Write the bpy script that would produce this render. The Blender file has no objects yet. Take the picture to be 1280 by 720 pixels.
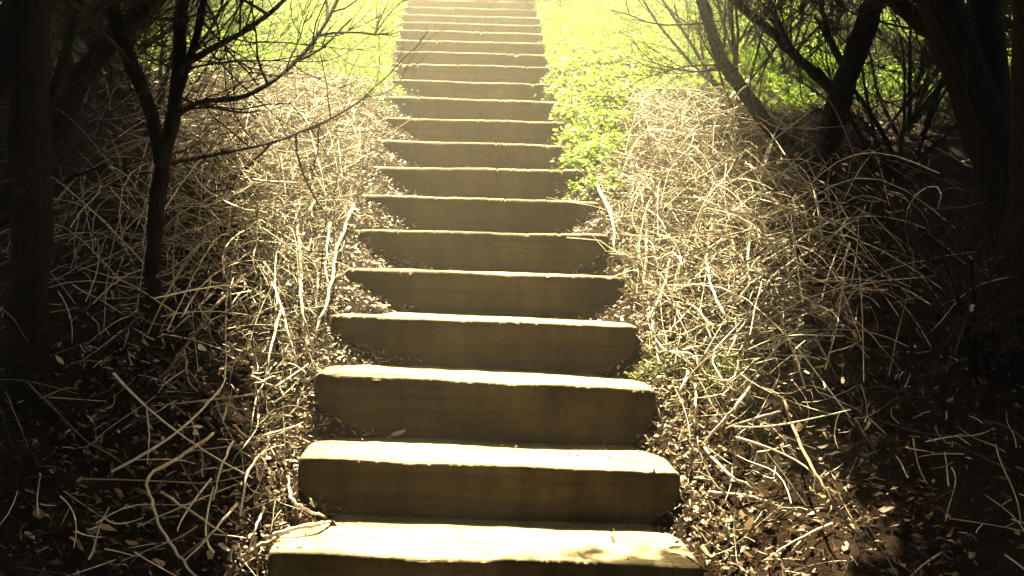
import bpy, math, random
from mathutils import Vector, Matrix, noise
R = random.Random(11)
scene = bpy.context.scene
col = scene.collection
PI = math.pi

# ------------------------------------------------------------------ helpers
def link(name, me, mat=None, parent=None, smooth=True):
    o = bpy.data.objects.new(name, me)
    col.objects.link(o)
    if mat: me.materials.append(mat)
    if parent: o.parent = parent
    if smooth and len(me.polygons):
        me.polygons.foreach_set('use_smooth', [True] * len(me.polygons))
    return o

def tag(o, label=None, cat=None, group=None, kind=None):
    if label: o['label'] = label
    if cat: o['category'] = cat
    if group: o['group'] = group
    if kind: o['kind'] = kind
    return o

def empty(name, loc):
    o = bpy.data.objects.new(name, None)
    col.objects.link(o)
    o.location = loc
    o.empty_display_size = .1
    return o

def n3(x, y, z=0.0):
    return noise.noise(Vector((x, y, z)))

class Geo:
    """collects tubes and leaf faces for one mesh"""
    def __init__(self): self.v = []; self.f = []
    def tube(self, pts, rads, sides=6, cap=True, rough=0.0):
        n = len(pts); b = len(self.v)
        t0 = (pts[1] - pts[0]).normalized()
        a = t0.orthogonal().normalized()
        for i in range(n):
            t = (pts[min(i + 1, n - 1)] - pts[max(i - 1, 0)])
            if t.length < 1e-9: t = t0.copy()
            t.normalize()
            a = (a - t * a.dot(t))
            a = a.normalized() if a.length > 1e-6 else t.orthogonal().normalized()
            c = t.cross(a)
            for k in range(sides):
                w = 2 * PI * k / sides
                r = rads[i]
                if rough:
                    p = pts[i] + (a * math.cos(w) + c * math.sin(w)) * r
                    r *= 1 + rough * (n3(p.x * 22, p.y * 22, p.z * 9) + .5 * n3(p.x * 60, p.y * 60, p.z * 30))
                self.v.append(pts[i] + (a * math.cos(w) + c * math.sin(w)) * r)
        for i in range(n - 1):
            for k in range(sides):
                k2 = (k + 1) % sides
                self.f.append((b + i * sides + k, b + i * sides + k2, b + (i + 1) * sides + k2, b + (i + 1) * sides + k))
        if cap:
            self.f.append(tuple(b + k for k in range(sides))[::-1])
            self.f.append(tuple(b + (n - 1) * sides + k for k in range(sides)))
    def leaf(self, p, d, nrm, ln, wd, fold=.25, curl=0):
        s = d.cross(nrm).normalized() * wd * .5
        u = nrm * (wd * fold)
        b = len(self.v)
        if curl:
            w1, w2 = R.uniform(.6, 1), R.uniform(.35, 1); q = [R.uniform(-.12, .12) for _ in range(4)]; c1 = R.uniform(-curl, curl); c2 = R.uniform(-curl, curl)
            m1 = p + d * ln * (.28 + q[0]); m2 = p + d * ln * (.68 + q[1]) + nrm * ln * c1; e = p + d * ln + nrm * ln * (c1 + c2) + s * q[2] * 4
            self.v += [p, m1 + s * w1 + u, m1 - s * w1 + u * R.uniform(-.5, 1), m2 + s * w2 + u, m2 - s * w2 + u * R.uniform(-.5, 1), e]
            self.f += [(b, b + 1, b + 2), (b + 1, b + 3, b + 4, b + 2), (b + 3, b + 5, b + 4)]
            return
        self.v += [p, p + d * ln * .45 + s + u, p + d * ln, p + d * ln * .45 - s + u]
        self.f += [(b, b + 1, b + 2), (b, b + 2, b + 3)]
    def mesh(self, name, origin=None):
        me = bpy.data.meshes.new(name)
        if origin is not None: vs = [tuple(v - origin) for v in self.v]
        else: vs = [tuple(v) for v in self.v]
        me.from_pydata(vs, [], self.f)
        me.update()
        return me

def rdir(up=0.0, rng=R):
    while True:
        v = Vector((rng.uniform(-1, 1), rng.uniform(-1, 1), rng.uniform(-1, 1)))
        if .05 < v.length < 1:
            v.normalize(); v.z += up
            return v.normalized()

def spline(P, n=5):
    """Catmull-Rom through the points"""
    if len(P) < 3:
        return [P[0].lerp(P[1], i / n) for i in range(n + 1)]
    Q = [P[0] * 2 - P[1]] + list(P) + [P[-1] * 2 - P[-2]]
    out = []
    for i in range(1, len(Q) - 2):
        a, b, c, d = Q[i - 1], Q[i], Q[i + 1], Q[i + 2]
        for k in range(n):
            t = k / n
            out.append(.5 * ((2 * b) + (c - a) * t + (2 * a - 5 * b + 4 * c - d) * t * t + (3 * b - a - 3 * c + d) * t ** 3))
    out.append(P[-1].copy())
    return out

# ------------------------------------------------------------------ materials
def new_mat(name):
    m = bpy.data.materials.new(name); m.use_nodes = True
    nt = m.node_tree
    b = nt.nodes['Principled BSDF']
    return m, nt, b

def ramp(nt, cols):
    r = nt.nodes.new('ShaderNodeValToRGB')
    e = r.color_ramp.elements
    while len(e) < len(cols): e.new(.5)
    for el, (p, c) in zip(e, cols):
        el.position = p; el.color = (*c, 1)
    return r

def noise_node(nt, scale, detail=5, rough=.6, coord='Object', mapscale=None):
    tc = nt.nodes.new('ShaderNodeTexCoord')
    nz = nt.nodes.new('ShaderNodeTexNoise')
    nz.inputs['Scale'].default_value = scale
    nz.inputs['Detail'].default_value = detail
    nz.inputs['Roughness'].default_value = rough
    if mapscale:
        mp = nt.nodes.new('ShaderNodeMapping')
        mp.inputs['Scale'].default_value = mapscale
        nt.links.new(tc.outputs[coord], mp.inputs['Vector'])
        nt.links.new(mp.outputs['Vector'], nz.inputs['Vector'])
    else:
        nt.links.new(tc.outputs[coord], nz.inputs['Vector'])
    return nz

def bump(nt, b, src, dist, strength=1.0, prev=None):
    bp = nt.nodes.new('ShaderNodeBump')
    bp.inputs['Distance'].default_value = dist
    bp.inputs['Strength'].default_value = strength
    nt.links.new(src, bp.inputs['Height'])
    if prev: nt.links.new(prev.outputs['Normal'], bp.inputs['Normal'])
    nt.links.new(bp.outputs['Normal'], b.inputs['Normal'])
    return bp

def mixc(nt, fac, a, b, mode='MIX'):
    m = nt.nodes.new('ShaderNodeMix'); m.data_type = 'RGBA'; m.blend_type = mode
    for inp, val in ((m.inputs[0], fac), (m.inputs[6], a), (m.inputs[7], b)):
        if hasattr(val, 'is_output'): nt.links.new(val, inp)
        elif isinstance(val, tuple): inp.default_value = (*val, 1)
        else: inp.default_value = val
    return m.outputs[2]

def mat_step():
    m, nt, b = new_mat('worn_step')
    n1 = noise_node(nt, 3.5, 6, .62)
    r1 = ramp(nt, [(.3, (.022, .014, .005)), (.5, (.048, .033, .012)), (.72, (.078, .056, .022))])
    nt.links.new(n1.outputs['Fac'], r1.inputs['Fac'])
    n2 = noise_node(nt, 1.0, 4, .6, mapscale=(16, 16, 1.6))
    r2 = ramp(nt, [(.36, (.35, .32, .27)), (.56, (1, 1, 1))])
    nt.links.new(n2.outputs['Fac'], r2.inputs['Fac'])
    c = mixc(nt, .5, r1.outputs['Color'], r2.outputs['Color'], 'MULTIPLY')
    n3_ = noise_node(nt, 46, 5, .7)
    r3 = ramp(nt, [(.36, (.45, .42, .36)), (.47, (1, 1, 1))])
    nt.links.new(n3_.outputs['Fac'], r3.inputs['Fac'])
    c = mixc(nt, .6, c, r3.outputs['Color'], 'MULTIPLY')
    n5 = noise_node(nt, 1.0, 6, .65, mapscale=(1.3, 42, 42))
    r5 = ramp(nt, [(.34, (.5, .47, .42)), (.5, (1, 1, 1)), (.66, (1.15, 1.12, 1.08))])
    nt.links.new(n5.outputs['Fac'], r5.inputs['Fac'])
    # pale sand on the flat tops; sunlit tread against shaded riser painted in
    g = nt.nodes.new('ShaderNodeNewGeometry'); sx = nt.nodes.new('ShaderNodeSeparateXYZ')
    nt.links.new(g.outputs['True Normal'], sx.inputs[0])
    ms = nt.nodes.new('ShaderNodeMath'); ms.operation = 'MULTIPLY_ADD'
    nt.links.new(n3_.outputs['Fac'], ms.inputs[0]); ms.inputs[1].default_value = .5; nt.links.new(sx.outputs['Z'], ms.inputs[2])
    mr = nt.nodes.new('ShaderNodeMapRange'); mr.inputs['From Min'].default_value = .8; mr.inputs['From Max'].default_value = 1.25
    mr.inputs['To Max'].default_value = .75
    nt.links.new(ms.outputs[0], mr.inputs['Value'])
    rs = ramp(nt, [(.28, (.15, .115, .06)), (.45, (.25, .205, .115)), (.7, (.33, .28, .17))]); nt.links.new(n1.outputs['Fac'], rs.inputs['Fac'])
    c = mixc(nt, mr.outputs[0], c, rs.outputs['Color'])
    c = mixc(nt, .85, c, r5.outputs['Color'], 'MULTIPLY')
    nt.links.new(c, b.inputs['Base Color'])
    b.inputs['Roughness'].default_value = .85
    b.inputs['Specular IOR Level'].default_value = .04
    p = bump(nt, b, n3_.outputs['Fac'], .006, .8)
    p = bump(nt, b, n5.outputs['Fac'], .008, .8, p)
    bump(nt, b, n1.outputs['Fac'], .02, .6, p)
    return m

def mat_ground():
    m, nt, b = new_mat('hillside_soil')
    n1 = noise_node(nt, 9, 8, .7)
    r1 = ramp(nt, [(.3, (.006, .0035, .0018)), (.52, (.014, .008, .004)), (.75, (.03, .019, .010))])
    nt.links.new(n1.outputs['Fac'], r1.inputs['Fac'])
    r2 = ramp(nt, [(.3, (.03, .042, .008)), (.7, (.09, .13, .02))])
    nt.links.new(n1.outputs['Fac'], r2.inputs['Fac'])
    at = nt.nodes.new('ShaderNodeAttribute'); at.attribute_name = 'grassy'
    c = mixc(nt, at.outputs['Fac'], r1.outputs['Color'], r2.outputs['Color'])
    nt.links.new(c, b.inputs['Base Color'])
    b.inputs['Roughness'].default_value = .95
    b.inputs['Specular IOR Level'].default_value = .02
    n2 = noise_node(nt, 40, 6, .7)
    p = bump(nt, b, n2.outputs['Fac'], .02)
    bump(nt, b, n1.outputs['Fac'], .05, .8, p)
    return m

def rnd_factor(nt):
    g = nt.nodes.new('ShaderNodeNewGeometry'); oi = nt.nodes.new('ShaderNodeObjectInfo')
    a = nt.nodes.new('ShaderNodeMath'); a.operation = 'ADD'
    nt.links.new(g.outputs['Random Per Island'], a.inputs[0]); nt.links.new(oi.outputs['Random'], a.inputs[1])
    f = nt.nodes.new('ShaderNodeMath'); f.operation = 'FRACT'
    nt.links.new(a.outputs[0], f.inputs[0])
    return f.outputs[0]

def mat_wood(name, stops, rough=.8, nscale=30, bd=.003, spec=.3):
    m, nt, b = new_mat(name)
    r = ramp(nt, stops)
    nt.links.new(rnd_factor(nt), r.inputs['Fac'])
    n1 = noise_node(nt, nscale, 5, .65)
    r2 = ramp(nt, [(.3, (.55, .52, .48)), (.6, (1.1, 1.1, 1.1))])
    nt.links.new(n1.outputs['Fac'], r2.inputs['Fac'])
    c = mixc(nt, .8, r.outputs['Color'], r2.outputs['Color'], 'MULTIPLY')
    nt.links.new(c, b.inputs['Base Color'])
    b.inputs['Roughness'].default_value = rough
    b.inputs['Specular IOR Level'].default_value = spec
    p = bump(nt, b, n1.outputs['Fac'], bd)
    if bd > .01:
        nv = noise_node(nt, 1.0, 4, .6, mapscale=(60, 60, 7))
        bump(nt, b, nv.outputs['Fac'], .03, 1.0, p)
    return m

def mat_leaf(name, stops, trans=.4, spec=.12):
    m, nt, b = new_mat(name)
    r = ramp(nt, stops)
    nt.links.new(rnd_factor(nt), r.inputs['Fac'])
    nt.links.new(r.outputs['Color'], b.inputs['Base Color'])
    b.inputs['Roughness'].default_value = .55
    b.inputs['Specular IOR Level'].default_value = spec
    if trans:
        t = nt.nodes.new('ShaderNodeBsdfTranslucent')
        nt.links.new(r.outputs['Color'], t.inputs['Color'])
        mx = nt.nodes.new('ShaderNodeMixShader'); mx.inputs[0].default_value = trans
        nt.links.new(b.outputs[0], mx.inputs[1]); nt.links.new(t.outputs[0], mx.inputs[2])
        nt.links.new(mx.outputs[0], nt.nodes['Material Output'].inputs['Surface'])
    return m

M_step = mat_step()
M_ground = mat_ground()
M_bark = mat_wood('dark_bark', [(0, (.011, .008, .005)), (1, (.022, .016, .010))], .95, 40, .012, .03)
M_twig_dark = mat_wood('dark_twig', [(0, (.015, .011, .007)), (1, (.045, .032, .019))], .9, 60, .002, .05)
M_stick = mat_wood('pale_dry_stick', [(0, (.15, .115, .07)), (.4, (.38, .32, .22)), (1, (.62, .55, .41))], .8, 70, .002, .12)
M_stick_shaded = mat_wood('shaded_stick', [(0, (.06, .04, .022)), (1, (.17, .125, .075))], .85, 70, .002, .06)  # darker stick copy for the side corners, their shade put into the colour
M_brush = mat_wood('dry_brush', [(0, (.018, .012, .006)), (.38, (.065, .048, .025)), (.62, (.27, .238, .15)), (1, (.62, .57, .41))], .85, 70, .0015, .08)
M_litter = mat_leaf('dry_leaf', [(0, (.035, .018, .008)), (.6, (.085, .052, .025)), (1, (.24, .17, .09))], .15)
M_crumb = mat_leaf('straw_crumb', [(0, (.04, .026, .013)), (.5, (.13, .10, .055)), (1, (.46, .40, .26))], .1)
M_leaf = mat_leaf('tree_leaf', [(0, (.018, .03, .007)), (1, (.045, .065, .014))], .12)
M_grass = mat_leaf('grass_blade', [(0, (.05, .10, .007)), (.5, (.125, .225, .012)), (1, (.20, .29, .028))], .5)
M_cover = mat_leaf('cover_leaf', [(0, (.05, .09, .006)), (.5, (.13, .21, .013)), (1, (.22, .28, .032))], .5)
M_moss = mat_leaf('moss', [(0, (.07, .085, .012)), (1, (.15, .16, .03))], .3)
M_yleaf = mat_leaf('yellow_leaf', [(0, (.30, .30, .05)), (1, (.38, .36, .07))], .3)
M_pleaf = mat_leaf('pale_leaf', [(0, (.40, .34, .22)), (1, (.48, .41, .27))], .2)

# ------------------------------------------------------------------ camera
FPX = 1357.4
CAM = Vector((-.1614, -2.8923, .8107))
pitch, yaw, roll = -.0256, .0626, .0367
fw = Vector((math.sin(yaw) * math.cos(pitch), math.cos(yaw) * math.cos(pitch), math.sin(pitch)))
rt = Vector((math.cos(yaw), -math.sin(yaw), 0)); up = rt.cross(fw)
c_, s_ = math.cos(roll), math.sin(roll)
rt, up = rt * c_ + up * s_, up * c_ - rt * s_
cd = bpy.data.cameras.new('camera'); co = bpy.data.objects.new('camera', cd); col.objects.link(co)
co.matrix_world = Matrix(((rt.x, up.x, -fw.x, CAM.x), (rt.y, up.y, -fw.y, CAM.y), (rt.z, up.z, -fw.z, CAM.z), (0, 0, 0, 1)))
cd.sensor_width = 36; cd.lens = 36 * FPX / 1280; cd.clip_start = .05; cd.clip_end = 600
scene.camera = co

def ray(px, py): return fw * FPX + rt * (px - 640) - up * (py - 360)
def at(px, py, Y):
    d = ray(px, py)
    return CAM + d * ((Y - CAM.y) / d.y)
def to_px(p):
    d = p - CAM; z = d.dot(fw)
    if z < .05: return None
    return 640 + FPX * d.dot(rt) / z, 360 - FPX * d.dot(up) / z

# ------------------------------------------------------------------ stairs data
T, H = .4424, .1883
SL = H / T
ENDS = [[-.606, .014, .577, -.002], [-.589, -.004, .602, -.019], [-.6, .017, .605, -.003], [-.598, .008, .612, .004],
        [-.589, -.002, .622, 0], [-.591, -.012, .615, .008], [-.614, -.015, .622, -.002], [-.599, -.02, .611, .009],
        [-.599, -.017, .581, .002], [-.604, -.012, .576, .006], [-.595, -.004, .591, .013], [-.591, -.008, .586, .013],
        [-.614, -.003, .593, .022], [-.629, -.015, .598, .009], [-.629, -.027, .62, .001], [-.634, -.044, .634, -.016],
        [-.644, -.068, .654, -.036], [-.657, -.09, .672, -.057]]
K0, K1 = -6, 33
def ends(k):
    if k < 0: return (-.6, .0, .6, .0)
    if k < len(ENDS): return ENDS[k]
    e = ENDS[-1]; q = k - len(ENDS) + 1
    return (e[0] - .004 * q, e[1] - .012 * q, e[2] + .004 * q, e[3] - .012 * q)
# soil heaped in front of each riser: (left width, left level, right width, right level)
DR = {0: (.06, -.12, .05, -.13), 1: (.24, -.09, .13, -.11), 2: (.11, -.10, .13, -.11), 3: (.40, -.06, .12, -.09), 4: (.42, -.035, .30, -.045),
      5: (.34, -.045, .08, -.08), 6: (.46, -.02, .32, -.03), 7: (.42, -.01, .30, -.015), 8: (.36, -.015, .24, -.02), 9: (.32, -.015, .22, -.02),
      10: (.30, -.015, .18, -.02), 11: (.38, -.01, .20, -.02), 12: (.20, -.02, .16, -.02), 13: (.12, -.03, .10, -.03)}
def drift(k): return DR.get(k, (.07, -.04, .07, -.04))

def lerp(a, b, t): return a + (b - a) * t
def gline(y):
    """height of the line through the step nosings"""
    z = SL * min(y, 14.5)
    if y > 5.8: z -= .0062 * (min(y, 14.5) - 5.8) ** 2
    if y > 14.5:
        z = z + .12 * (min(y, 60) - 14.5) * (1 - (min(y, 60) - 14.5) / 91)
    if y < -2.9: z = SL * -2.9 + .16 * max(y + 2.9, -30)
    return z
def gz(x, y):
    j = y / T + .5           # soil in front of riser k fills the tread behind riser k-1
    k = math.floor(j); t = j - k
    dk0, dk1 = drift(k), drift(k + 1)
    t = min(max((t - .3) / .4, 0), 1)
    e0, e1 = ends(k), ends(k + 1)
    i = 0 if x < 0 else 2
    D = lerp(dk0[i], dk1[i], t); lv = lerp(dk0[i + 1], dk1[i + 1], t)
    xe = abs(lerp(e0[i], e1[i], t))
    u = xe - abs(x) + .035 * n3(x * 3, y * 5, 3)
    z = gline(y)
    if y > 15: u = min(u, 0) if y > 15.5 else u
    if u > 0:
        D *= 1 + .5 * n3(x * 2, y * 4, 9)
        t_ = u / max(D, .02)
        f = (.188 + lv) * (1 - (1 - t_) ** 1.7 if t_ < 1 else 1 + (t_ - 1) * 1.2)
        z += lv - min(f, .42)
    else:
        w = min(-u / .35, 1); w = w * w * (3 - 2 * w)
        a = max(abs(x) - .7, 0)
        z += lerp(lv, 0.0, w) + .10 * a / (1 + .25 * a) + w * (.05 * n3(x * 1.3, y * 1.3, 5) + .03 * n3(x * 3.1, y * 3.1, 7))
    z += .012 * n3(x * 9, y * 9, 1) + .008 * n3(x * 21, y * 21, 2)
    return z
def grassy(x, y):
    """0..1 how much grass grows at a spot"""
    if x < 0: edge = 4.5 + .12 * max(-x - 1.6, 0)
    else:
        edge = 3.0 if x < .72 else 3.0 + (x - .72) * 4.4
        edge = min(edge, 4.3 + .06 * x)
    edge += .4 * n3(x * 1.6, y * 1.6, 21) + .4 * n3(x * 5, y * 5, 22)
    g = (y - edge) / .9 + .5
    return min(max(g, 0), 1)
def hit(px, py):
    d = ray(px, py).normalized(); t = 1.2
    while t < 30:
        p = CAM + d * t
        if p.z < gz(p.x, p.y): break
        t += .02
    return CAM + d * t

# ------------------------------------------------------------------ hillside
def axis(segs):
    out = [segs[0][0]]
    for a, b, st in segs:
        n = max(1, round((b - a) / st))
        out += [a + (b - a) * (i + 1) / n for i in range(n)]
    return out
xs = axis([(-160, -40, 20), (-40, -10, 3), (-10, -4, .4), (-4, -1.2, .07), (-1.2, 1.2, .03), (1.2, 4, .07), (4, 10, .4), (10, 40, 3), (40, 160, 20)])
ys = axis([(-60, -10, 5), (-10, -3, .4), (-3, -.6, .08), (-.6, 6, .035), (6, 10, .06), (10, 18, .3), (18, 60, 3), (60, 300, 20)])
V = [(x, y, gz(x, y)) for y in ys for x in xs]
nx = len(xs)
F = [(j * nx + i, j * nx + i + 1, (j + 1) * nx + i + 1, (j + 1) * nx + i) for j in range(len(ys) - 1) for i in range(nx - 1)]
me = bpy.data.meshes.new('hillside'); me.from_pydata(V, [], F); me.update()
at_ = me.attributes.new('grassy', 'FLOAT', 'POINT')
at_.data.foreach_set('value', [grassy(v[0], v[1]) if abs(v[0]) > .45 or v[1] > 15 else 0 for v in V])
tag(link('hillside', me, M_ground), kind='structure')

# ------------------------------------------------------------------ stairway
st = empty('stairway', (0, 0, 0))
tag(st, 'flight of worn brown steps climbing between brush piles to a bright grassy slope', 'stairs')
def make_step(k):
    xl, zl, xr, zr = ends(k)
    y0 = k * T; top = k * H; dep = T + .05; th = H + .05
    # rounded profile in (y, z), starting at the foot of the riser
    prof = []
    r1 = lerp(.013, .034, min(max((k - 2) / 5, 0), 1))
    for i in range(8): prof.append((0, -th + (th - r1) * i / 7))
    for i in range(1, 5):
        a = i / 4 * PI / 2
        prof.append((r1 - r1 * math.cos(a), -r1 + r1 * math.sin(a)))
    for i in range(1, 11): prof.append((r1 + (dep - r1) * i / 10, 0))
    prof.append((dep, -th))
    n = 260; verts = []; faces = []; m = len(prof)
    for s in range(n + 1):
        f = s / n; x = lerp(xl, xr, f); dz = lerp(zl, zr, f)
        e = min(f, 1 - f) * (xr - xl)
        rr = .028
        sh = 0 if e > rr else rr - math.sqrt(max(rr * rr - (rr - e) ** 2, 0))
        for q, (py, pz) in enumerate(prof):
            y = y0 + py; z = top + dz + pz
            w1 = n3(x * 2.2, k * 7.3, pz * 3) * .008 + n3(x * 9, k * 3.1 + py * 6, pz * 9) * .004
            chip = 0
            if 5 <= q <= 13:
                c = n3(x * 4 + k * 13.7, k * 5.7, 40) + .7 * n3(x * 23 + k * 3.1, k * 5.7, 41) + .4 * n3(x * 70, k * 5.7, 42)
                chip = max(c - .45, 0) * .03 * (1 - abs(q - 9) / 5)
            if q <= 11: y += w1 + chip + sh * .9
            if q >= 8 and q < m - 1: z += n3(x * 3, y * 5, k) * .006 + n3(x * 13, y * 13, k) * .0025 - chip - sh * .45
            if 9 <= q <= 13:   # splintered edge
                jag = max(n3(x * 55 + k * 9, 3.3, k) + .6 * n3(x * 130, 4.4, k) - .12, 0) * .006 * max(0, .5 + 1.6 * n3(x * 3, k * 8.1, 77))
                y += jag * .6; z -= jag
            verts.append((x, y, z))
    for s in range(n):
        for q in range(m - 1):
            a = s * m + q
            faces.append((a, a + m, a + m + 1, a + 1))
    faces.append(tuple(range(m))); faces.append(tuple(n * m + q for q in range(m))[::-1])
    me = bpy.data.meshes.new('step'); me.from_pydata(verts, [], faces); me.update()
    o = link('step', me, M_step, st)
    return o
for k in list(range(0, K1)) + list(range(K0, 0)): make_step(k)

# ------------------------------------------------------------------ hand placed sticks
def stick(pts, r, mat=M_stick, name='stick', tip=.55, sides=6):
    S = spline(pts, 5)
    # small kinks so that it reads as wood
    n = len(S)
    for i in range(1, n - 1):
        S[i] = S[i] + rdir() * r * .55
    g = Geo()
    rad = [r * lerp(1, tip, i / (n - 1)) * R.uniform(.85, 1.15) for i in range(n)]
    g.tube(S, rad, sides)
    o_ = pts[0]
    o = link(name, g.mesh(name, o_), mat)
    o.location = o_
    return o
ST = [
 # (pixel line, width px, lift, label)
 ([(369,254),(375,314),(377,381),(392,437)], 6, .16, 'upright pale stick standing nearest the steps among the leaning sticks beside the fourth step'),
 ([(442,257),(422,310),(412,362),(394,422)], 6, .10, 'long pale stick leaning outward along the ends of the fourth and fifth steps'),
 ([(401,246),(386,264),(375,288)], 6, .14, 'thick pale stub at the top of the leaning sticks beside the sixth step'),
 ([(334,340),(352,385),(371,456)], 5, .14, 'pale stick slanting down towards the heaped soil by the third step'),
 ([(352,385),(341,422),(332,479)], 5, .12, 'pale stick crossing under a slanting one to form a narrow upside down V'),
 ([(319,332),(277,374),(225,441),(195,479)], 6, .18, 'longest straight pale stick, slanting down to the foot of the forked trunk'),
 ([(270,361),(240,392),(214,415)], 4, .12, 'thin stick lying just above the longest slanting one by the forked trunk'),
 ([(180,364),(150,380),(116,394)], 4, .10, 'thin dim stick behind the forked trunk, the upper of two side by side'),
 ([(176,394),(150,417),(120,445)], 4, .10, 'thin dim stick behind the forked trunk, the lower of two side by side'),
 ([(420,228),(367,254),(292,291)], 5, .12, 'long stick lying across the brush pile towards the eighth step'),
 ([(294,316),(290,340),(287,359)], 4, .12, 'short upright stick in the brush above the longest slanting stick'),
 ([(231,437),(236,475),(247,490)], 4, .10, 'short curved stick hanging below the longest slanting stick'),
 ([(390,318),(397,350),(394,389)], 4, .12, 'thin upright stick between two leaning sticks beside the fifth step'),
 ([(413,275),(407,330),(411,360)], 4, .10, 'thin vertical stick touching the end of the fifth step'),
 ([(7,489),(20,520),(36,561)], 4, .25, 'steep thin stick alone in the dark corner beside the black trunk'),
 ([(28,472),(71,514),(105,548),(146,574),(169,596)], 4, .25, 'long thin stick sloping down through the dark beside the black trunk'),
 ([(266,542),(225,572),(186,594),(190,625),(202,660),(229,701),(250,725)], 6, .16, 'bent pale stick with a sharp elbow in the dark beside the second step'),
 ([(202,615),(240,641),(281,667)], 5, .12, 'pale stick crossing the lower arm of the bent elbow stick'),
 ([(296,630),(270,660),(231,701)], 5, .09, 'pale stick leaning up from the foot of the bent elbow stick'),
 ([(292,551),(276,585),(266,626)], 4, .12, 'thin bowed stick standing in the dark gap beside the second step'),
 ([(337,557),(311,589),(300,645)], 5, .12, 'bowed pale stick standing closest to the end of the second step'),
 ([(172,658),(225,634),(300,604)], 4, .10, 'thin stick lying nearly level across the bent elbow stick'),
 ([(292,532),(315,547),(375,531)], 5, .10, 'sagging stick lying level beside the riser of the third step'),
 ([(330,672),(370,660),(398,655),(417,653)], 8, .06, 'knobbly pale root reaching over the corner of the lowest tread'),
 ([(360,596),(364,622),(384,638),(408,647)], 7, .05, 'crooked root curling down beside the end of the second step'),
 ([(360,662),(326,682),(300,697)], 9, .05, 'thick pale root running out from the end of the lowest step'),
 ([(330,634),(320,660),(311,690)], 4, .07, 'thin stick standing in dead leaves beside the lowest step'),
 ([(315,470),(345,482),(385,455)], 5, .10, 'curved stick lying against the soil heap at the third step'),
 ([(210,300),(265,285),(330,262)], 5, .12, 'stick lying level in the brush right behind the forked trunk'),
 ([(255,235),(300,222),(345,190)], 5, .14, 'stick rising through the brush above the level one by the forked trunk'),
 ([(745,228),(764,269),(769,314)], 6, .08, 'pale stick curving down beside the ends of the sixth and seventh steps'),
 ([(807,269),(807,329),(804,362)], 6, .10, 'upright pale stick beside the fifth step in front of the brush'),
 ([(837,325),(826,370),(807,404)], 6, .10, 'pale stick leaning outward above the end of the fourth step'),
 ([(890,272),(884,321),(892,366),(909,396),(931,400)], 5, .16, 'long bowed stick shaped like a J hanging in the brush'),
 ([(937,276),(936,320),(935,370)], 5, .18, 'straight vertical stick in the middle of the brush by the leaning tree'),
 ([(916,261),(916,306),(929,329),(920,370)], 5, .16, 'wavy stick between the J shaped stick and the straight vertical one'),
 ([(1055,262),(1002,299),(950,329),(925,350)], 6, .2, 'long stick arching away from the base of the leaning tree'),
 ([(1029,304),(972,340),(935,389)], 5, .18, 'long stick running parallel below the arching one at the leaning tree'),
 ([(884,327),(924,316),(969,306),(1055,282)], 5, .18, 'long stick lying nearly level across the brush below the leaning tree'),
 ([(1055,389),(1092,422),(1128,466)], 4, .2, 'thin stick sloping down alone into the dark below the leaning tree'),
 ([(1019,424),(1036,452),(1047,475)], 4, .14, 'short thin stick just above the yellow leaf in the dark'),
 ([(1004,404),(976,430),(950,462)], 5, .14, 'pale stick slanting into the mossy edge of the brush'),
 ([(987,426),(998,455),(1006,486)], 5, .12, 'short steep stick beside the mossy edge of the brush'),
 ([(1285,347),(1246,374),(1224,392)], 4, .3, 'thin dim stick in the dark under the black trunk'),
 ([(924,411),(912,440),(901,460)], 5, .1, 'short pale stick leaning above the moss by the third step'),
 ([(969,299),(924,269),(875,254)], 5, .18, 'pale stick sloping towards the grass side of the brush'),
 ([(948,469),(909,521),(877,557)], 6, .12, 'straight pale stick slanting down to the end of the second step'),
 ([(978,495),(1002,559),(1025,600),(1047,637),(1074,675)], 5, .16, 'longest thin stick sloping down over the dead leaves beside the lowest steps'),
 ([(976,514),(940,524),(907,536)], 5, .1, 'pale stick lying level beside the second step'),
 ([(881,559),(909,592),(946,611)], 5, .06, 'pale stick curving into the dead leaves from the second step'),
 ([(1070,525),(1082,545),(1096,566)], 5, .12, 'short brown stick alone over dark leaves'),
 ([(1040,654),(995,675),(954,701)], 5, .05, 'stick half sunk in dead leaves beside the lowest step'),
 ([(886,615),(942,622),(980,636)], 6, .05, 'brown stick lying level on dead leaves beside the lowest riser'),
 ([(869,480),(870,505),(869,532)], 5, .08, 'upright pale stick at the end of the third riser'),
 ([(860,465),(853,485),(847,506)], 6, .07, 'short leaning stick at the end of the third tread'),
 ([(935,101),(901,135),(890,161),(890,182)], 6, .2, 'pale hook shaped stick springing up beside the leaning branch'),
 ([(946,184),(894,210),(837,251)], 6, .16, 'long pale stick slanting down the upper part of the brush'),
 ([(924,199),(955,218),(984,240)], 5, .16, 'stick crossing down towards the base of the leaning tree'),
 ([(965,176),(958,200),(950,225)], 5, .16, 'short steep stick beside the base of the leaning branch'),
 ([(800,135),(815,169),(841,210)], 6, .1, 'pale curved stick at the edge of the green ground cover'),
 ([(880,330),(905,350),(950,352)], 5, .12, 'stick lying level under the J shaped stick'),
 ([(830,420),(850,400),(880,365)], 5, .1, 'pale stick rising from the fourth step into the brush'),
]
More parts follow.
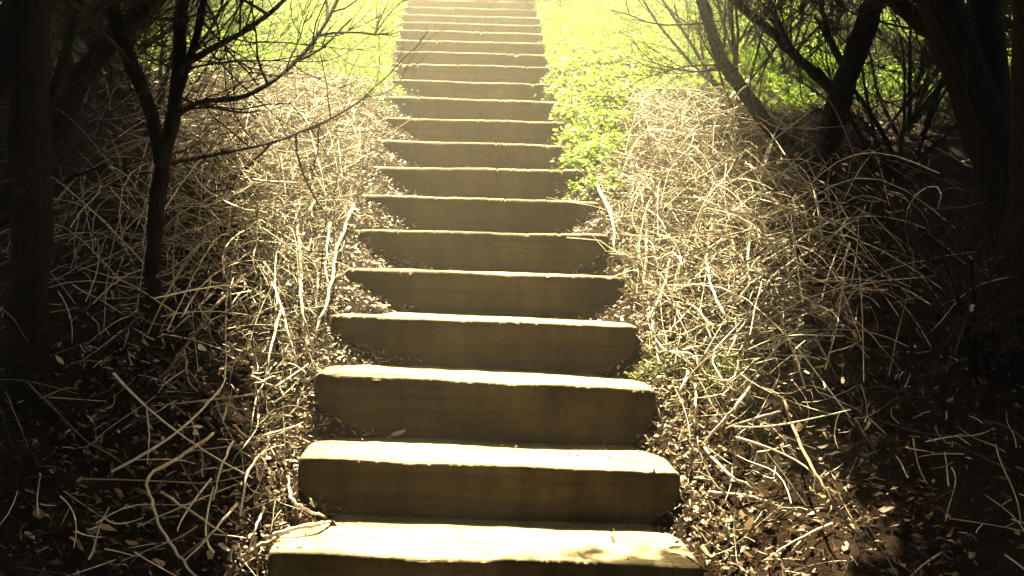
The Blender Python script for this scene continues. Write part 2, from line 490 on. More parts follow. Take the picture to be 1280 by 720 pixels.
for P, w, lift, lab in ST:
    h0 = hit(*P[0]); h1 = hit(*P[-1]); m = len(P)
    pts = []
    for i, p in enumerate(P):
        f = i / (m - 1)
        Y = lerp(h0.y - (h0.y - CAM.y) * .0, h1.y, f)
        d0 = (h0 - CAM).length; d1 = (h1 - CAM).length
        d = lerp(d0, d1, f)
        g = (hit(*p) - CAM).length
        l = lift * (.45 + 1.3 * math.sin(PI * (f * .85 + .1)))
        pts.append(CAM + ray(*p).normalized() * (min(d, g) - l))
    dist = (pts[0] - CAM).length
    g = stick(pts, w * .5 * dist / FPX * (.74 if 190 < P[0][0] < 1030 else .5), M_stick if 212 < P[-1][0] < 1040 else M_stick_shaded)
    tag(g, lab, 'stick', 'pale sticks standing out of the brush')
# the dark one at the edge of the ground cover
P = [(853, 90), (832, 106), (811, 124), (790, 142)]
pts = [CAM + ray(*p).normalized() * ((hit(*p) - CAM).length - .22) for p in P]
tag(stick(pts, .011, M_bark), 'dark bare stick lying across the edge of the green ground cover', 'stick', 'pale sticks standing out of the brush')

# ------------------------------------------------------------------ brush: short sticks one by one, the rest as one tangle
def brush_height(x, y):
    a = abs(x) - .62
    h = .06 + .40 * min(max(a / .5, 0), 1) * (.6 + .8 * (n3(x * 1.4, y * 1.4, 31) * .5 + .5))
    return h * max(1 - 1.1 * max(grassy(x, y + .75), grassy(x, y + .35)), .14)
def in_brush(x, y, rng):
    a = abs(x)
    if a < .60 + .04 * rng.random(): return False
    g = grassy(x, y)
    if rng.random() < g * 1.05: return False
    return True
def twig_path(x, y, ln, rng, tilt=.42, bow=.85, az=None):
    z = gz(x, y) + rng.random() ** 1.5 * brush_height(x, y) + .006
    if az is None: az = rng.uniform(0, 2 * PI)
    el = rng.gauss(0, tilt) + SL * math.sin(az) * .85
    d = Vector((math.cos(az) * math.cos(el), math.sin(az) * math.cos(el), math.sin(el)))
    bend = rdir(.15, rng) * rng.uniform(.05, bow); b2 = rdir(0, rng) * rng.uniform(0, .09); ph = rng.uniform(0, 6)
    p = Vector((x, y, z)); n = 7; out = []
    p = p - d * ln * .5
    for i in range(n + 1):
        f = i / n
        q = p + d * ln * f - bend * ln * (f - .5) ** 2 + b2 * ln * math.sin(5 * f + ph)
        zz = gz(q.x, q.y) + .004
        if q.z < zz: q.z = zz
        if abs(q.x) < .57 and q.z < gline(q.y) + .03: q.z = gline(q.y) + .03
        out.append(q)
    return out
RB = random.Random(5)
gb = Geo(); cnt = 0
while cnt < 9000:
    y = RB.uniform(-1.2, 7.6); side = -1 if RB.random() < .5 else 1
    x = side * (.6 + 2.3 * RB.random() ** 1.35)
    dn = math.exp(-max(abs(x) - 1.1, 0) / .3) * (1 if y > 1.8 else .12 + .88 * max(min((y + .1) / 1.9, 1), 0) ** 1.5)
    if y > 3.4: dn = max(dn, .13)
    if RB.random() > dn: continue
    if not in_brush(x, y, RB): continue
    ln = .05 + .55 * RB.random() ** 2.7
    if y < 1.4: ln *= .6
    r = RB.uniform(.0010, .0025) + ln * .0019
    P = twig_path(x, y, ln, RB, bow=.85 if y > 1.2 else .4)
    if min(abs(p.x) for p in P) < .60 and RB.random() < .93: continue
    gb.tube(P, [r * (1 - .5 * i / 7) for i in range(8)], 3, cap=False)
    if ln > .16 and RB.random() < .6:
        for _ in range(RB.randint(1, 3)):
            m_ = RB.randint(2, 5); dd = ((P[m_ + 1] - P[m_ - 1]).normalized() + rdir(.1, RB) * .9).normalized()
            l2 = ln * RB.uniform(.15, .4); e1 = P[m_] + dd * l2 * .5; e2 = e1 + (dd + rdir(0, RB) * .5).normalized() * l2 * .5
            gb.tube([P[m_], e1, e2], [r * .6, r * .5, r * .3], 3, cap=False)
    cnt += 1
o = link('brushwood', gb.mesh('brushwood'), M_brush)
tag(o, kind='stuff', label='tangle of thin dry twigs heaped on both sides of the steps', cat='brushwood')

ga = Geo(); cnt = 0
while cnt < 420:
    y = RB.uniform(.9, 4.6); x = (-1 if RB.random() < .5 else 1) * (.72 + .95 * RB.random())
    if grassy(x, y + .2) > .2 or not in_brush(x, y, RB): continue
    ln = RB.uniform(.45, .95); r = RB.uniform(.0016, .0030)
    P = twig_path(x, y, ln, RB, .35, bow=.2, az=RB.gauss(PI / 2, .9))
    for i, p in enumerate(P): p.z += .16 * math.sin(PI * i / 7) * ln + .03
    if min(abs(p.x) for p in P) < .62: continue
    ga.tube(P, [r * (1 - .55 * i / 7) for i in range(8)], 4, cap=False); cnt += 1
tag(link('arching_stems', ga.mesh('arching_stems'), M_stick), kind='stuff', label='thin dry stems arching over the brush beside the steps', cat='brushwood')

RS = random.Random(8); made = 0
LAB = {-1: 'short pale dry stick in the brush on the forked trunk side of the steps',
       1: 'short pale dry stick in the brush on the leaning tree side of the steps'}
while made < 210:
    y = RS.uniform(-.3, 5.6); side = -1 if RS.random() < .5 else 1
    x = side * (.66 + 1.3 * RS.random() ** 1.2)
    if not in_brush(x, y, RS) or grassy(x, y) > .3 or (y < 1.1 and abs(x) > .95): continue
    q = to_px(Vector((x, y, gz(x, y) + .15)))
    if not q or not (20 < q[0] < 1260 and 20 < q[1] < 700): continue
    ln = RS.uniform(.22, .6)
    az = RS.uniform(0, 2 * PI)
    if RS.random() < .5: az = RS.gauss(PI / 2, .7)
    P = twig_path(x, y, ln, RS, .4, az=az)
    if min(abs(p.x) for p in P) < .64 or abs(x) > 1.5: continue
    for p in P: p.z += .06 * brush_height(x, y) / .2
    r = RS.uniform(.0026, .0046)
    g = Geo(); g.tube(P, [r * (1 - .5 * i / 7) * RS.uniform(.85, 1.15) for i in range(8)], 5)
    if RS.random() < .4:
        b = P[2]; d = (P[4] - P[2]).normalized(); d = (d + rdir(0, RS) * .9).normalized()
        g.tube([b, b + d * ln * .18, b + d * ln * .33 + rdir(0, RS) * .02], [r * .6, r * .5, r * .3], 5)
    so = link('stick', g.mesh('stick', P[0]), M_stick); so.location = P[0]
    tag(so, LAB[side], 'stick', 'short sticks in the brush ' + ('by the forked trunk' if side < 0 else 'by the leaning tree'))
    made += 1

# ------------------------------------------------------------------ dead leaves and crumbs
RL = random.Random(3)
gl = Geo(); cnt = 0
while cnt < 17000:
    y = RL.uniform(-1.6, 6.0)
    x = RL.uniform(-2.6, 2.6)
    if RL.random() < .55: x = (1 if RL.random() < .55 else -1) * RL.uniform(.36, 1.3)
    if RL.random() < .35: y = RL.uniform(-.9, 1.0)
    if RL.random() < grassy(x, y) * .9: continue
    z = gz(x, y)
    if abs(x) < .6:
        k = math.floor(y / T); top = k * H + lerp(*(ends(max(k, 0))[1], ends(max(k, 0))[3]), (x + .6) / 1.2)
        fr = (y - k * T) / T
        if z < top - .006:
            # the bare tread: only a few crumbs, most of them at the foot of the next riser
            edge = max((abs(x) - .2) / .4, 0)
            if RL.random() > .16 + .6 * max((fr - .7) / .3, 0) + .10 * edge * edge: continue
            z = top + .003
            ln = RL.uniform(.005, .014) * (1 if RL.random() < .9 else 2.2)
        else: ln = RL.uniform(.012, .032)
    else:
        ln = .008 + .038 * RL.random() ** 2.2
        z += RL.random() ** 2 * .05
    d = rdir(0, RL); d.z *= .35; d.normalize()
    nr = Vector((RL.gauss(0, .45), RL.gauss(-.2, .45), 1)).normalized()
    gl.leaf(Vector((x, y, z + .004)), d, nr, ln, ln * RL.uniform(.15, .6), RL.uniform(.05, .5), .35)
    cnt += 1
tag(link('leaf_litter', gl.mesh('leaf_litter'), M_litter, smooth=False), 'dry brown leaf litter strewn beside the steps', 'leaf litter', kind='stuff')

# straw and bark crumbs on the soil heaped at the ends of the treads
RC = random.Random(13); gk = Geo(); cnt = 0
while cnt < 15000:
    y = RC.uniform(-.8, 6.2); x = (1 if RC.random() < .42 else -1) * (.24 + .50 * RC.random())
    if RC.random() < grassy(x, y) * .5: continue
    z = gz(x, y); k = math.floor(y / T); e = ends(max(k, 0))
    if e[0] < x < e[2] and z < k * H + max(e[1], e[3]) - .012: continue
    ln = .007 + .03 * RC.random() ** 2; d = rdir(0, RC); d.z = d.z * .4 + SL * d.y * .8; d.normalize()
    nr = Vector((RC.gauss(0, .4), RC.gauss(-.3, .4), 1)).normalized()
    gk.leaf(Vector((x, y, z + RC.random() ** 2 * .02 + .003)), d, nr, ln, ln * RC.uniform(.12, .5), .3, .3)
    cnt += 1
tag(link('straw_crumbs', gk.mesh('straw_crumbs'), M_crumb, smooth=False), 'straw and bark crumbs on the soil heaped at the ends of the treads', 'leaf litter', kind='stuff')

# chaff caught among the twigs
gk = Geo(); cnt = 0
while cnt < 3200:
    y = RC.uniform(.2, 6.6); x = (1 if RC.random() < .5 else -1) * (.62 + 1.6 * RC.random() ** 1.3)
    if RC.random() < grassy(x, y) * 1.05: continue
    if RC.random() > math.exp(-max(abs(x) - 1.15, 0) / .5): continue
    z = gz(x, y) + brush_height(x, y) * RC.random() ** .8
    ln = .008 + .032 * RC.random() ** 2; d = rdir(0, RC)
    nr = rdir(.6, RC); d = (d - nr * d.dot(nr)).normalized()
    gk.leaf(Vector((x, y, z)), d, nr, ln, ln * RC.uniform(.15, .55), .3, .35)
    cnt += 1
tag(link('chaff', gk.mesh('chaff'), M_crumb, smooth=False), 'dry chaff and leaf scraps caught among the twigs', 'leaf litter', kind='stuff')

# single leaves
def one_leaf(px, py, ln, mat, lab, az, lift=.006, tread=None, tilt=.3):
    if tread is not None:
        d = ray(px, py); t = (tread * H + .004 - CAM.z) / d.z; p = CAM + d * t
    else:
        h = hit(px, py); p = CAM + (h - CAM) * (1 - lift / (h - CAM).length)
    d = Vector((math.cos(az), math.sin(az), tilt)).normalized()
    nr = Vector((0, -.3, 1)); nr = (nr - d * nr.dot(d)).normalized()
    s = d.cross(nr).normalized()
    g = Geo(); n = 8; rows = []
    for i in range(n + 1):
        f = i / n
        w = ln * .24 * math.sin(PI * f ** .8) + .0004
        c = d * ln * (f - .5) + nr * (ln * .18 * (2 * f - 1) ** 2)
        for q in (-1, -.5, 0, .5, 1):
            g.v.append(c + s * w * q + nr * (abs(q) * w * .55))
    for i in range(n):
        for q in range(4):
            a = i * 5 + q; g.f.append((a, a + 1, a + 6, a + 5))
    stalk = [d * ln * -.5 + nr * ln * .18, d * ln * -.65 + nr * ln * .12, d * ln * -.78 + nr * ln * .14]
    o = link('leaf', g.mesh('leaf'), mat); o.location = p + Vector((0, 0, ln * .06))
    sg = Geo(); sg.tube(stalk, [ln * .02] * 3, 5)
    link('stalk', sg.mesh('stalk'), M_stick, o)
    tag(o, lab, 'leaf', 'fallen leaves lying by themselves')
one_leaf(499, 545, .06, M_pleaf, 'pale curled dry leaf lying at the back of the second tread', .5, tread=1, tilt=.35)
one_leaf(845, 688, .045, M_litter, 'small dark leaf on the lowest tread near its worn corner', -.5, tread=0)
one_leaf(416, 661, .05, M_litter, 'brown withered leaf at the tip of the knobbly root over the lowest tread', 1.9, tread=0, tilt=.8)
one_leaf(1025, 461, .042, M_yleaf, 'yellow green leaf alone in the dark beneath the leaning tree', .1, lift=.05)
one_leaf(832, 393, .040, M_yleaf, 'yellow green leaf on the soil just above the fourth step', .3, lift=.03)
one_leaf(862, 436, .05, M_pleaf, 'large pale leaf lying on soil among sticks by the third step', .9, lift=.04)

# ------------------------------------------------------------------ grass and ground cover
RG = random.Random(2)
gg = Geo(); cnt = 0
while cnt < 62000:
    y = 2.6 + 8.4 * RG.random(); x = RG.uniform(-3.4, 4.2)
    e = ends(max(0, int(y / T)))
    if e[0] - .01 < x < e[2] + .01: continue
    gr = grassy(x, y)
    if RG.random() > gr: continue
    cl = n3(x * 4, y * 4, 50)
    if RG.random() > .75 + cl: continue
    z = gz(x, y)
    ln = RG.uniform(.03, .075) * (1 + .7 * cl)
    d = Vector((RG.gauss(0, .55), RG.gauss(-.05, .55), 1)).normalized()
    s = rdir(0, RG); s = (s - d * s.dot(d)).normalized() * RG.uniform(.0022, .005)
    p = Vector((x, y, z - .004)); b = len(gg.v)
    bend = Vector((d.x, d.y, -.2)) * ln * RG.uniform(.1, .6)
    gg.v += [p - s, p + s, p + d * ln * .6 + s * .8, p + d * ln * .6 - s * .8, p + d * ln + bend]
    gg.f += [(b, b + 1, b + 2, b + 3), (b + 3, b + 2, b + 4)]
    cnt += 1
tag(link('grass', gg.mesh('grass'), M_grass, smooth=False), 'short yellow green grass covering the sunny slope on both sides of the upper steps', 'grass', kind='stuff')

gc = Geo(); cnt = 0
while cnt < 24000:
    y = RG.uniform(2.4, 9.5); x = RG.uniform(-3.0, 3.6)
    if RG.random() < .45: x = RG.uniform(.5, 1.5); y = RG.uniform(2.7, 5.6)
    gr = grassy(x, y)
    if RG.random() > gr: continue
    k = max(0, int(y / T)); e = ends(k)
    cl = n3(x * 3.5, y * 3.5, 60)
    if RG.random() > .5 + 1.6 * cl: continue
    z = gz(x, y)
    if e[0] < x < e[2] and z < k * H - .002: continue
    hgt = RG.random() * (.07 + .10 * max(cl, 0))
    ln = .010 + .04 * RG.random() ** 1.8
    d = rdir(.1, RG); nr = Vector((RG.gauss(0, .5), RG.gauss(-.1, .5), 1)).normalized()
    d = (d - nr * d.dot(nr)).normalized()
    gc.leaf(Vector((x, y, z + hgt)), d, nr, ln, ln * RG.uniform(.45, 1), .15, .15)
    cnt += 1
tag(link('ground_cover', gc.mesh('ground_cover'), M_cover, smooth=False), 'low leafy green plants spreading over the edge of the upper steps', 'ground cover', kind='stuff')

def moss(px, py, n, sx, sy, lab):
    c = hit(px, py); g = Geo()
    for i in range(n):
        x = c.x + RG.gauss(0, sx); y = c.y + RG.gauss(0, sy)
        z = gz(x, y)
        if abs(x) < .6: z = max(z, math.floor(y / T) * H)
        nr = Vector((RG.gauss(0, .6), RG.gauss(0, .6), 1)).normalized(); d = rdir(0, RG); d = (d - nr * d.dot(nr)).normalized()
        ln = RG.uniform(.006, .014)
        g.leaf(Vector((x, y, z + RG.random() * .03)), d, nr, ln, ln * .7, .2)
    o = link('moss', g.mesh('moss', c), M_moss, smooth=False); o.location = c
    tag(o, lab, 'moss', kind='stuff')
moss(822, 461, 900, .05, .05, 'green moss cushion at the end of the third tread')
moss(905, 463, 1300, .08, .07, 'green moss under the sticks beside the third step')

# ------------------------------------------------------------------ trees
def limb(P, w0, w1, sides=9, rough=.22, nseg=7):
    S = spline(P, nseg); n = len(S)
    g = Geo(); g.tube(S, [lerp(w0, w1, i / (n - 1)) for i in range(n)], sides, rough=rough)
    return g, S
def grow_twigs(g, base, d, ln, r, depth, rng, spread=.6, up=.08):
    """a twig that forks again and again"""
    n = 5; pts = [base]; p = base
    for i in range(n):
        d = (d + rdir(0, rng) * .22 + Vector((0, 0, up))).normalized()
        p = p + d * ln / n; pts.append(p)
    g.tube(pts, [r * (1 - .55 * i / n) for i in range(n + 1)], 4 if r < .006 else 6, cap=False)
    if depth <= 0: return
    for i in range(rng.randint(2, 4)):
        b = pts[rng.randint(1, n)]
        dd = (d + rdir(0, rng) * spread * 1.3).normalized()
        grow_twigs(g, b, dd, ln * rng.uniform(.45, .75), r * .55, depth - 1, rng, spread, up)
def crown_mesh(center, rad, n, rng, leaf=(.06, .11), clumps=34):
    g = Geo(); cs = []
    for i in range(clumps):
        v = rdir(0, rng) * rng.random() ** .4
        cs.append((Vector((center.x + v.x * rad[0], center.y + v.y * rad[1], center.z + v.z * rad[2])), rng.uniform(.28, .5)))
    for i in range(n):
        c, s = cs[rng.randrange(clumps)]
        p = c + rdir(0, rng) * rng.random() ** .5 * s * Vector(rad).length * .5
        nr = rdir(.5, rng); d = rdir(-.2, rng); d = (d - nr * d.dot(nr)).normalized()
        ln = rng.uniform(*leaf)
        g.leaf(p, d, nr, ln, ln * .55, .15)
    return g
RT = random.Random(21)
def tree(label, base, trunk, w0, w1, branches=(), crown=None, twigs=0, name='tree', cat='tree', group=None, rngseed=1):
    """trunk / branches are lists of world points with start and end radii"""
    rng = random.Random(rngseed)
    root = empty(name, base)
    def put(nm, g, mat, smooth=True):
        o = link(nm, g.mesh(nm, base), mat, root, smooth); return o
    g, S = limb(trunk, w0, w1); put('trunk', g, M_bark)
    allS = [S]
    for P, a, b in branches:
        g, S2 = limb(P, a, b, 7); put('branch', g, M_bark); allS.append(S2)
    if twigs:
        g = Geo()
        for i in range(twigs):
            S2 = rng.choice(allS); j = rng.randint(len(S2) // 3, len(S2) - 1)
            ax = (S2[j] - S2[j - 1]).normalized()
            dd = (ax * .5 + rdir(.15, rng)).normalized()
            grow_twigs(g, S2[j], dd, rng.uniform(.25, .6), rng.uniform(.003, .007), 2, rng)
        o = put('twigs', g, M_twig_dark); o['kind'] = 'stuff'
    if crown:
        c, rad, n = crown
        # limbs that carry the crown
        top = trunk[-1]
        for i in range(4):
            v = rdir(.2, rng); e = Vector((c.x + v.x * rad[0] * .7, c.y + v.y * rad[1] * .7, c.z + v.z * rad[2] * .6))
            g, _ = limb([top, top.lerp(e, .5) + Vector((0, 0, .15)), e], w1 * .7, .012, 6); put('branch', g, M_bark)
        put('crown', crown_mesh(c, rad, n, rng, (.08, .15) if n > 12000 else (.06, .11)), M_leaf, smooth=False)
    tag(root, label, cat, group)
    return root
G_tr = 'dark trees overhanging the steps'
def px_path(pts, Y0, Y1=None):
    n = len(pts); Y1 = Y0 if Y1 is None else Y1
    return [at(p[0], p[1], lerp(Y0, Y1, i / (n - 1))) for i, p in enumerate(pts)]
def root_at(px, Y):
    """a base point on the ground under the pixel column px at distance Y"""
    p = at(px, 400, Y)
    return Vector((p.x, Y, gz(p.x, Y) - .05))
def pxr(w, Y): return w * .5 * (Y - CAM.y) / FPX

# tree with the forked trunk
Y = hit(188, 448).y
b = root_at(188, Y)
tr = [b] + px_path([(191, 400), (193, 300), (204, 200), (216, 150), (224, 70), (233, -20)], Y, Y + .25)
tr.append(tr[-1] + Vector((.1, .25, .9)))
tree('dark forked tree with three thin stems in front of the brush', b, tr, pxr(22, Y), pxr(15, Y),
     [(px_path([(203, 205), (188, 140), (163, 76), (147, 32), (138, -40)], Y + .02, Y + .1), pxr(19, Y), pxr(16, Y)),
      (px_path([(219, 130), (231, 92), (246, 45), (262, -35)], Y + .08, Y + .3), pxr(12, Y), pxr(9, Y)),
      (px_path([(217, 146), (250, 128), (300, 122), (335, 105), (362, 84), (390, 54), (412, 20), (428, -14)], Y + .06, Y + .9), pxr(8, Y), pxr(5, Y)),
      (px_path([(222, 88), (262, 62), (300, 42), (335, 18), (366, -10)], Y + .1, Y + .5), pxr(9, Y), pxr(6, Y)),
      (px_path([(206, 205), (250, 197), (300, 187), (340, 178), (375, 165), (420, 145), (464, 117)], Y + .02, Y + 1.3), pxr(5, Y), pxr(3, Y)),
      (px_path([(149, 40), (168, 26), (190, 4), (212, -30)], Y + .05, Y + .3), pxr(14, Y), pxr(11, Y))],
     (Vector((-2.1, 2.8, 3.6)), (.9, 1.3, .7), 12500), 60, 'small_tree', 'tree', G_tr, 4)
# leaning tree behind it
Y = 2.0; b = root_at(48, Y)
tr = [b] + px_path([(66, 190), (100, 100), (146, 44), (200, -14)], Y)
tr.append(tr[-1] + Vector((.2, .3, .8)))
tree('dark thin tree leaning behind the forked trunk towards the grass', b, tr, pxr(32, Y), pxr(20, Y),
     [(px_path([(92, 118), (84, 50), (90, -30)], Y, Y + .2), pxr(14, Y), pxr(9, Y))],
     (Vector((-2.6, 4.1, 4.3)), (.9, 1.4, .7), 12500), 50, 'small_tree', 'tree', G_tr, 5)
# the black trunk in the corner
Y = .55; b = root_at(36, Y)
tr = [b] + px_path([(34, 420), (40, 250), (38, 100), (44, -30)], Y)
tr.append(tr[-1] + Vector((.05, .1, 1.0)))
tree('thick black trunk standing in deep shade before the leaning tree', b, tr, pxr(52, Y), pxr(42, Y),
     [(px_path([(40, 200), (75, 90), (108, -20)], Y, Y + .3), pxr(16, Y), pxr(11, Y))],
     (Vector((-1.95, 1.2, 3.1)), (1.05, 1.8, .7), 12500), 10, 'tree', 'tree', G_tr, 6)
# leaning tree across the steps
Y = 2.45; b = root_at(1020, Y)
tr = [b] + px_path([(1023, 320), (1030, 220), (1043, 150), (1056, 104), (1070, 66), (1086, 18), (1100, -30)], Y)
tr.append(tr[-1] + Vector((.25, .5, 1.0)))
tree('dark leaning tree with one long low branch reaching up beside the grass', b, tr, pxr(36, Y), pxr(26, Y),
     [(px_path([(1032, 232), (998, 194), (965, 162), (932, 117), (905, 80), (893, 52), (880, 10), (866, -30)], Y - .02, Y + .35), pxr(22, Y), pxr(15, Y)),
      (px_path([(1048, 122), (1028, 100), (1000, 75), (965, 40), (930, 11), (900, -18)], Y, Y + .3), pxr(15, Y), pxr(11, Y)),
      (px_path([(908, 86), (901, 84), (895, 80)], Y + .2, Y + .2), pxr(12, Y), pxr(8, Y)),
      (px_path([(988, 62), (974, 30), (958, -10)], Y + .12, Y + .3), pxr(9, Y), pxr(6, Y)),
      (px_path([(1060, 92), (1035, 40), (1022, -20)], Y + .02, Y + .3), pxr(9, Y), pxr(6, Y))],
     (Vector((2.15, 4.1, 4.3)), (.95, 1.4, .7), 12500), 60, 'small_tree', 'tree', G_tr, 7)
# black tree with the slanting limb
Y = 2.0; b = root_at(1252, Y)
tr = [b] + px_path([(1250, 300), (1246, 150), (1237, 60), (1225, -30)], Y)
tr.append(tr[-1] + Vector((-.05, .2, 1.0)))
tree('black upright tree with a thick limb slanting up towards the leaning tree', b, tr, pxr(44, Y), pxr(34, Y),
     [(px_path([(1240, 100), (1212, 74), (1170, 42), (1135, 15), (1092, -25)], Y, Y + .3), pxr(28, Y), pxr(22, Y)),
      (px_path([(1208, 70), (1190, 30), (1180, -20)], Y + .06, Y + .2), pxr(12, Y), pxr(9, Y))],
     (Vector((1.9, 2.7, 3.7)), (.95, 1.3, .7), 12500), 45, 'tree', 'tree', G_tr, 8)
Y = .9; b = root_at(1290, Y)
tr = [b] + px_path([(1288, 400), (1282, 200), (1290, -30)], Y)
tr.append(tr[-1] + Vector((.05, .1, 1.0)))
tree('black trunk in deep shade before the upright tree', b, tr, pxr(46, Y), pxr(36, Y),
     [(px_path([(1284, 260), (1225, 150), (1190, 60), (1150, -20)], Y, Y + .4), pxr(9, Y), pxr(6, Y))],
     (Vector((1.75, 1.1, 3.1)), (1.0, 1.8, .7), 12500), 10, 'tree', 'tree', G_tr, 9)
# thin sapling against the grass
Y = hit(877, 112).y; b = root_at(877, Y)
tr = [b] + px_path([(877, 60), (875, 20), (872, -25)], Y)
tree('thin bare sapling standing against the bright grass by the long low branch', b, tr, .008, .005, [], None, 0, 'sapling', 'sapling', None, 3)

# ------------------------------------------------------------------ bare shrubs
def shrub(x, y, h, seed, label, n=8):
    rng = random.Random(seed)
    b = Vector((x, y, gz(x, y) - .03)); root = empty('bare_shrub', b)
    gt = Geo()
    for i in range(n):
        d = (Vector((0, 0, 1)) + rdir(0, rng) * .75).normalized()
        pts = [b + Vector((rng.gauss(0, .05), rng.gauss(0, .05), 0))]; dd = d
        L = h * rng.uniform(.7, 1.1)
        for k in range(5):
            dd = (dd + rdir(0, rng) * .16).normalized(); pts.append(pts[-1] + dd * L / 5)
        r = rng.uniform(.008, .016)
        g, S = limb(pts, r, r * .45, 6, .2, 3)
        link('stem', g.mesh('stem', b), M_bark, root)
        for k in range(13):
            q = S[rng.randint(3, len(S) - 1)]
            grow_twigs(gt, q, (dd * .4 + rdir(.1, rng)).normalized(), rng.uniform(.2, .5), rng.uniform(.002, .0045), 2, rng)
    o = link('twigs', gt.mesh('twigs', b), M_twig_dark, root); o['kind'] = 'stuff'
    tag(root, label, 'shrub', 'bare shrubs on the slope')
def leafy(x, y, h, w, seed, label):
    rng = random.Random(seed); b = Vector((x, y, gz(x, y) - .03)); root = empty('leafy_shrub', b)
    for i in range(5):
        v = rdir(.9, rng); g, S = limb([b, b + v * h * .4, b + v * h * .8], .014, .006, 6, .2, 3); link('stem', g.mesh('stem', b), M_bark, root)
    link('foliage', crown_mesh(b + Vector((0, 0, h * .55)), (w, w, h * .5), 4200, rng, (.04, .08), 30).mesh('foliage', b), M_leaf, root, smooth=False)
    tag(root, label, 'shrub', 'leafy dark shrubs on the slope')
for i, a in enumerate([(-3.1, 5.2, 1.7, .55, 'dense leafy dark shrub behind the thick black trunk'), (-2.75, 6.9, 1.5, .5, 'leafy dark shrub at the edge of the grass behind the leaning thin tree'),
                       (3.55, 4.6, 1.7, .55, 'dense leafy dark shrub behind the upright black tree'), (3.3, 6.6, 1.3, .5, 'leafy dark shrub at the edge of the grass behind the slanting limb')]):
    leafy(*a[:4], 400 + i, a[4])
SH = [(-2.15, 3.9, 1.2, 'bare shrub close behind the left stem of the forked tree'), (-2.6, 5.3, 1.3, 'bare shrub against the grass behind the stems of the forked tree'),
      (2.05, 5.6, 1.1, 'bare shrub against the grass behind the low branch of the leaning tree'), (2.6, 3.6, 1.0, 'bare shrub close behind the base of the leaning tree'),
      (-1.75, 3.3, 1.3, 'bare shrub growing right behind the forked tree'),
      (-2.35, 4.4, 1.5, 'bare shrub growing between the leaning tree and the grass'),
      (-2.9, 3.0, 1.4, 'bare shrub in the dark beyond the leaning thin tree'),
      (-2.2, 5.9, 1.3, 'bare shrub farthest up the slope on the forked tree side'),
      (-3.3, 5.4, 1.5, 'bare shrub in the shade up the slope beyond the leaning thin tree'),
      (-2.05, 1.6, .9, 'low bare shrub in the shade between the black trunk and the forked tree'),
      (-1.75, .1, .6, 'low bare shrub in the dark at the foot of the thick black trunk'),
      (1.75, 4.3, 1.2, 'bare shrub behind the long low branch of the leaning tree'),
      (2.3, 5.0, 1.4, 'bare shrub between the leaning tree and the slanting limb'),
      (2.9, 4.2, 1.4, 'bare shrub behind the slanting limb of the upright black tree'),
      (2.6, 6.3, 1.3, 'bare shrub farthest up the slope on the leaning tree side'),
      (3.5, 5.4, 1.5, 'bare shrub beyond the upright black tree'),
      (2.25, 2.9, 1.0, 'bare shrub in the dark between the two dark trees'),
      (1.75, .9, .6, 'low bare shrub in the dark beside the black trunk and dead leaves')]
for i, (x, y, h, lab) in enumerate(SH): shrub(x, y, h, 100 + i, lab)

# ------------------------------------------------------------------ unseen trees added around the slope to block sun and sky
SHADE = [(-3.4, 2.6, 4.6, (1.5, 2.0, 1.3)), (-3.6, 6.0, 6.2, (1.3, 1.8, 1.2)), (3.5, 2.4, 4.4, (1.5, 2.0, 1.3)), (3.9, 6.0, 6.2, (1.3, 1.8, 1.2)),
         (-2.6, -1.6, 2.9, (1.4, 1.9, 1.2)), (2.5, -1.6, 2.9, (1.4, 1.9, 1.2)), (-1.0, -5.0, 2.6, (1.9, 1.3, 1.5)), (1.4, -5.2, 2.7, (1.9, 1.3, 1.5)),
         (-4.2, -4.6, 2.4, (1.6, 1.6, 1.9)), (4.3, -4.6, 2.4, (1.6, 1.6, 1.9)), (-5.2, .0, 2.6, (1.3, 2.4, 2.4)), (5.2, .0, 2.6, (1.3, 2.4, 2.4)),
         (-5.4, 5.0, 4.6, (1.3, 2.4, 2.4)), (5.6, 5.0, 4.6, (1.3, 2.4, 2.4)),
         (-1.5, -2.6, 3.7, (1.5, 1.5, .8)), (1.6, -2.7, 3.8, (1.5, 1.5, .8)), (-.2, -3.6, 4.2, (1.6, 1.5, .8)), (.3, -1.3, 4.2, (1.5, .9, .6)), (-.6, .5, 4.5, (1.4, .9, .5)), (.8, .4, 4.4, (1.2, .9, .5)), (-.7, 1.75, 4.7, (1.2, .7, .4)), (.7, 1.75, 4.7, (1.2, .7, .4)),
         (-3.0, -.2, 3.3, (1.2, 1.6, 1.0)), (3.0, -.2, 3.4, (1.2, 1.6, 1.0))]
for i, (x, y, z, rad) in enumerate(SHADE):
    bx = math.copysign(max(abs(x), 2.5), x); by = y
    b = Vector((bx, by, gz(bx, by) - .1)); c = Vector((x, y + .2, z))
    tr = [b, b.lerp(c, .4) + Vector((.08, .05, 0)), b.lerp(c, .75)]
    tree('unseen leafy tree added around the lower slope to shade it', b, tr, .11, .06, [], (c, rad, 13000), 0, 'tree', 'tree', 'unseen leafy trees added for shade', 200 + i)

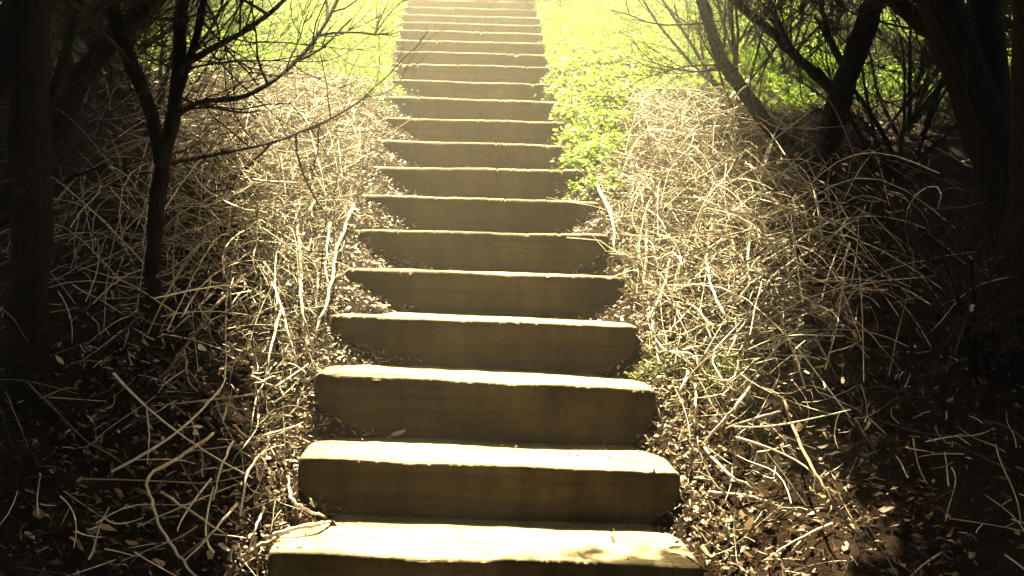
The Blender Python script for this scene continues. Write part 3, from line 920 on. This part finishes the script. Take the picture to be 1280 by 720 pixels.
# unseen wood added along the top of the slope to cut sky light
for i in range(9):
    x = (i - 4) * 3.3 + RT.uniform(-.6, .6); y = 15.5 + RT.uniform(-1, 1.5)
    b = Vector((x, y, gz(x, y) - .1)); c = Vector((x + .3, y, b.z + 4.3)); h = RT.uniform(.9, 1.15)
    tr = [b, b.lerp(c, .4) + Vector((.15, .05, 0)), b.lerp(c, .8)]
    rng = random.Random(300 + i)
    root = tree('unseen tall dark tree added along the top of the slope to block sky', b, tr, .2, .12, [], None, 0, 'tree', 'tree', 'unseen tall trees added along the top of the slope', 300 + i)
    cr = link('crown', crown_mesh(c, (2.2, 1.6, 3.6 * h), 6500, rng, (.22, .36), 40).mesh('crown', b), M_leaf, root, smooth=False)  # crown of the unseen added tree, blocks sky

# ------------------------------------------------------------------ light
EL = math.radians(60); AZ = math.radians(-8)      # azimuth measured from +Y towards +X
SUN = Vector((math.sin(AZ) * math.cos(EL), math.cos(AZ) * math.cos(EL), math.sin(EL)))
sl = bpy.data.lights.new('sun', 'SUN'); so = bpy.data.objects.new('sun', sl); col.objects.link(so)
sl.energy = 5; sl.angle = math.radians(.53); sl.color = (1, .88, .58)
so.rotation_euler = (-SUN).to_track_quat('-Z', 'Y').to_euler()
w = bpy.data.worlds.new('World'); scene.world = w; w.use_nodes = True
nt = w.node_tree; bg = nt.nodes['Background']
sky = nt.nodes.new('ShaderNodeTexSky'); sky.sky_type = 'NISHITA'; sky.sun_disc = False
sky.sun_elevation = EL; sky.sun_rotation = AZ
sky.air_density = .35; sky.dust_density = 1.0; sky.ozone_density = .3
nt.links.new(sky.outputs[0], bg.inputs['Color']); bg.inputs['Strength'].default_value = .05

# ------------------------------------------------------------------ haze added to make the upper steps glow
ADDED_HAZE = .017
if ADDED_HAZE:
    me = bpy.data.meshes.new('added_haze')
    x0, x1, y0, y1, z0, z1 = -170, 170, -65, 310, -8, 16.5
    me.from_pydata([(x, y, z) for z in (z0, z1) for y in (y0, y1) for x in (x0, x1)], [],
                   [(0, 2, 3, 1), (4, 5, 7, 6), (0, 1, 5, 4), (2, 6, 7, 3), (0, 4, 6, 2), (1, 3, 7, 5)])
    hm = bpy.data.materials.new('added_haze'); hm.use_nodes = True
    n = hm.node_tree; n.nodes.remove(n.nodes['Principled BSDF'])
    pv = n.nodes.new('ShaderNodeVolumePrincipled')
    pv.inputs['Color'].default_value = (.97, .88, .66, 1); pv.inputs['Density'].default_value = ADDED_HAZE; pv.inputs['Anisotropy'].default_value = .75
    n.links.new(pv.outputs[0], n.nodes['Material Output'].inputs['Volume'])
    tag(link('added_haze', me, hm, smooth=False), kind='stuff', label='thin haze added for the glow over the upper slope', cat='added_haze')

# ------------------------------------------------------------------ output
vs = scene.view_settings
vs.view_transform = 'Standard'; vs.look = 'None'; vs.gamma = 1; vs.use_curve_mapping = False
vs.exposure = 4.3
scene.cycles.use_denoising = True
scene.cycles.max_bounces = 8
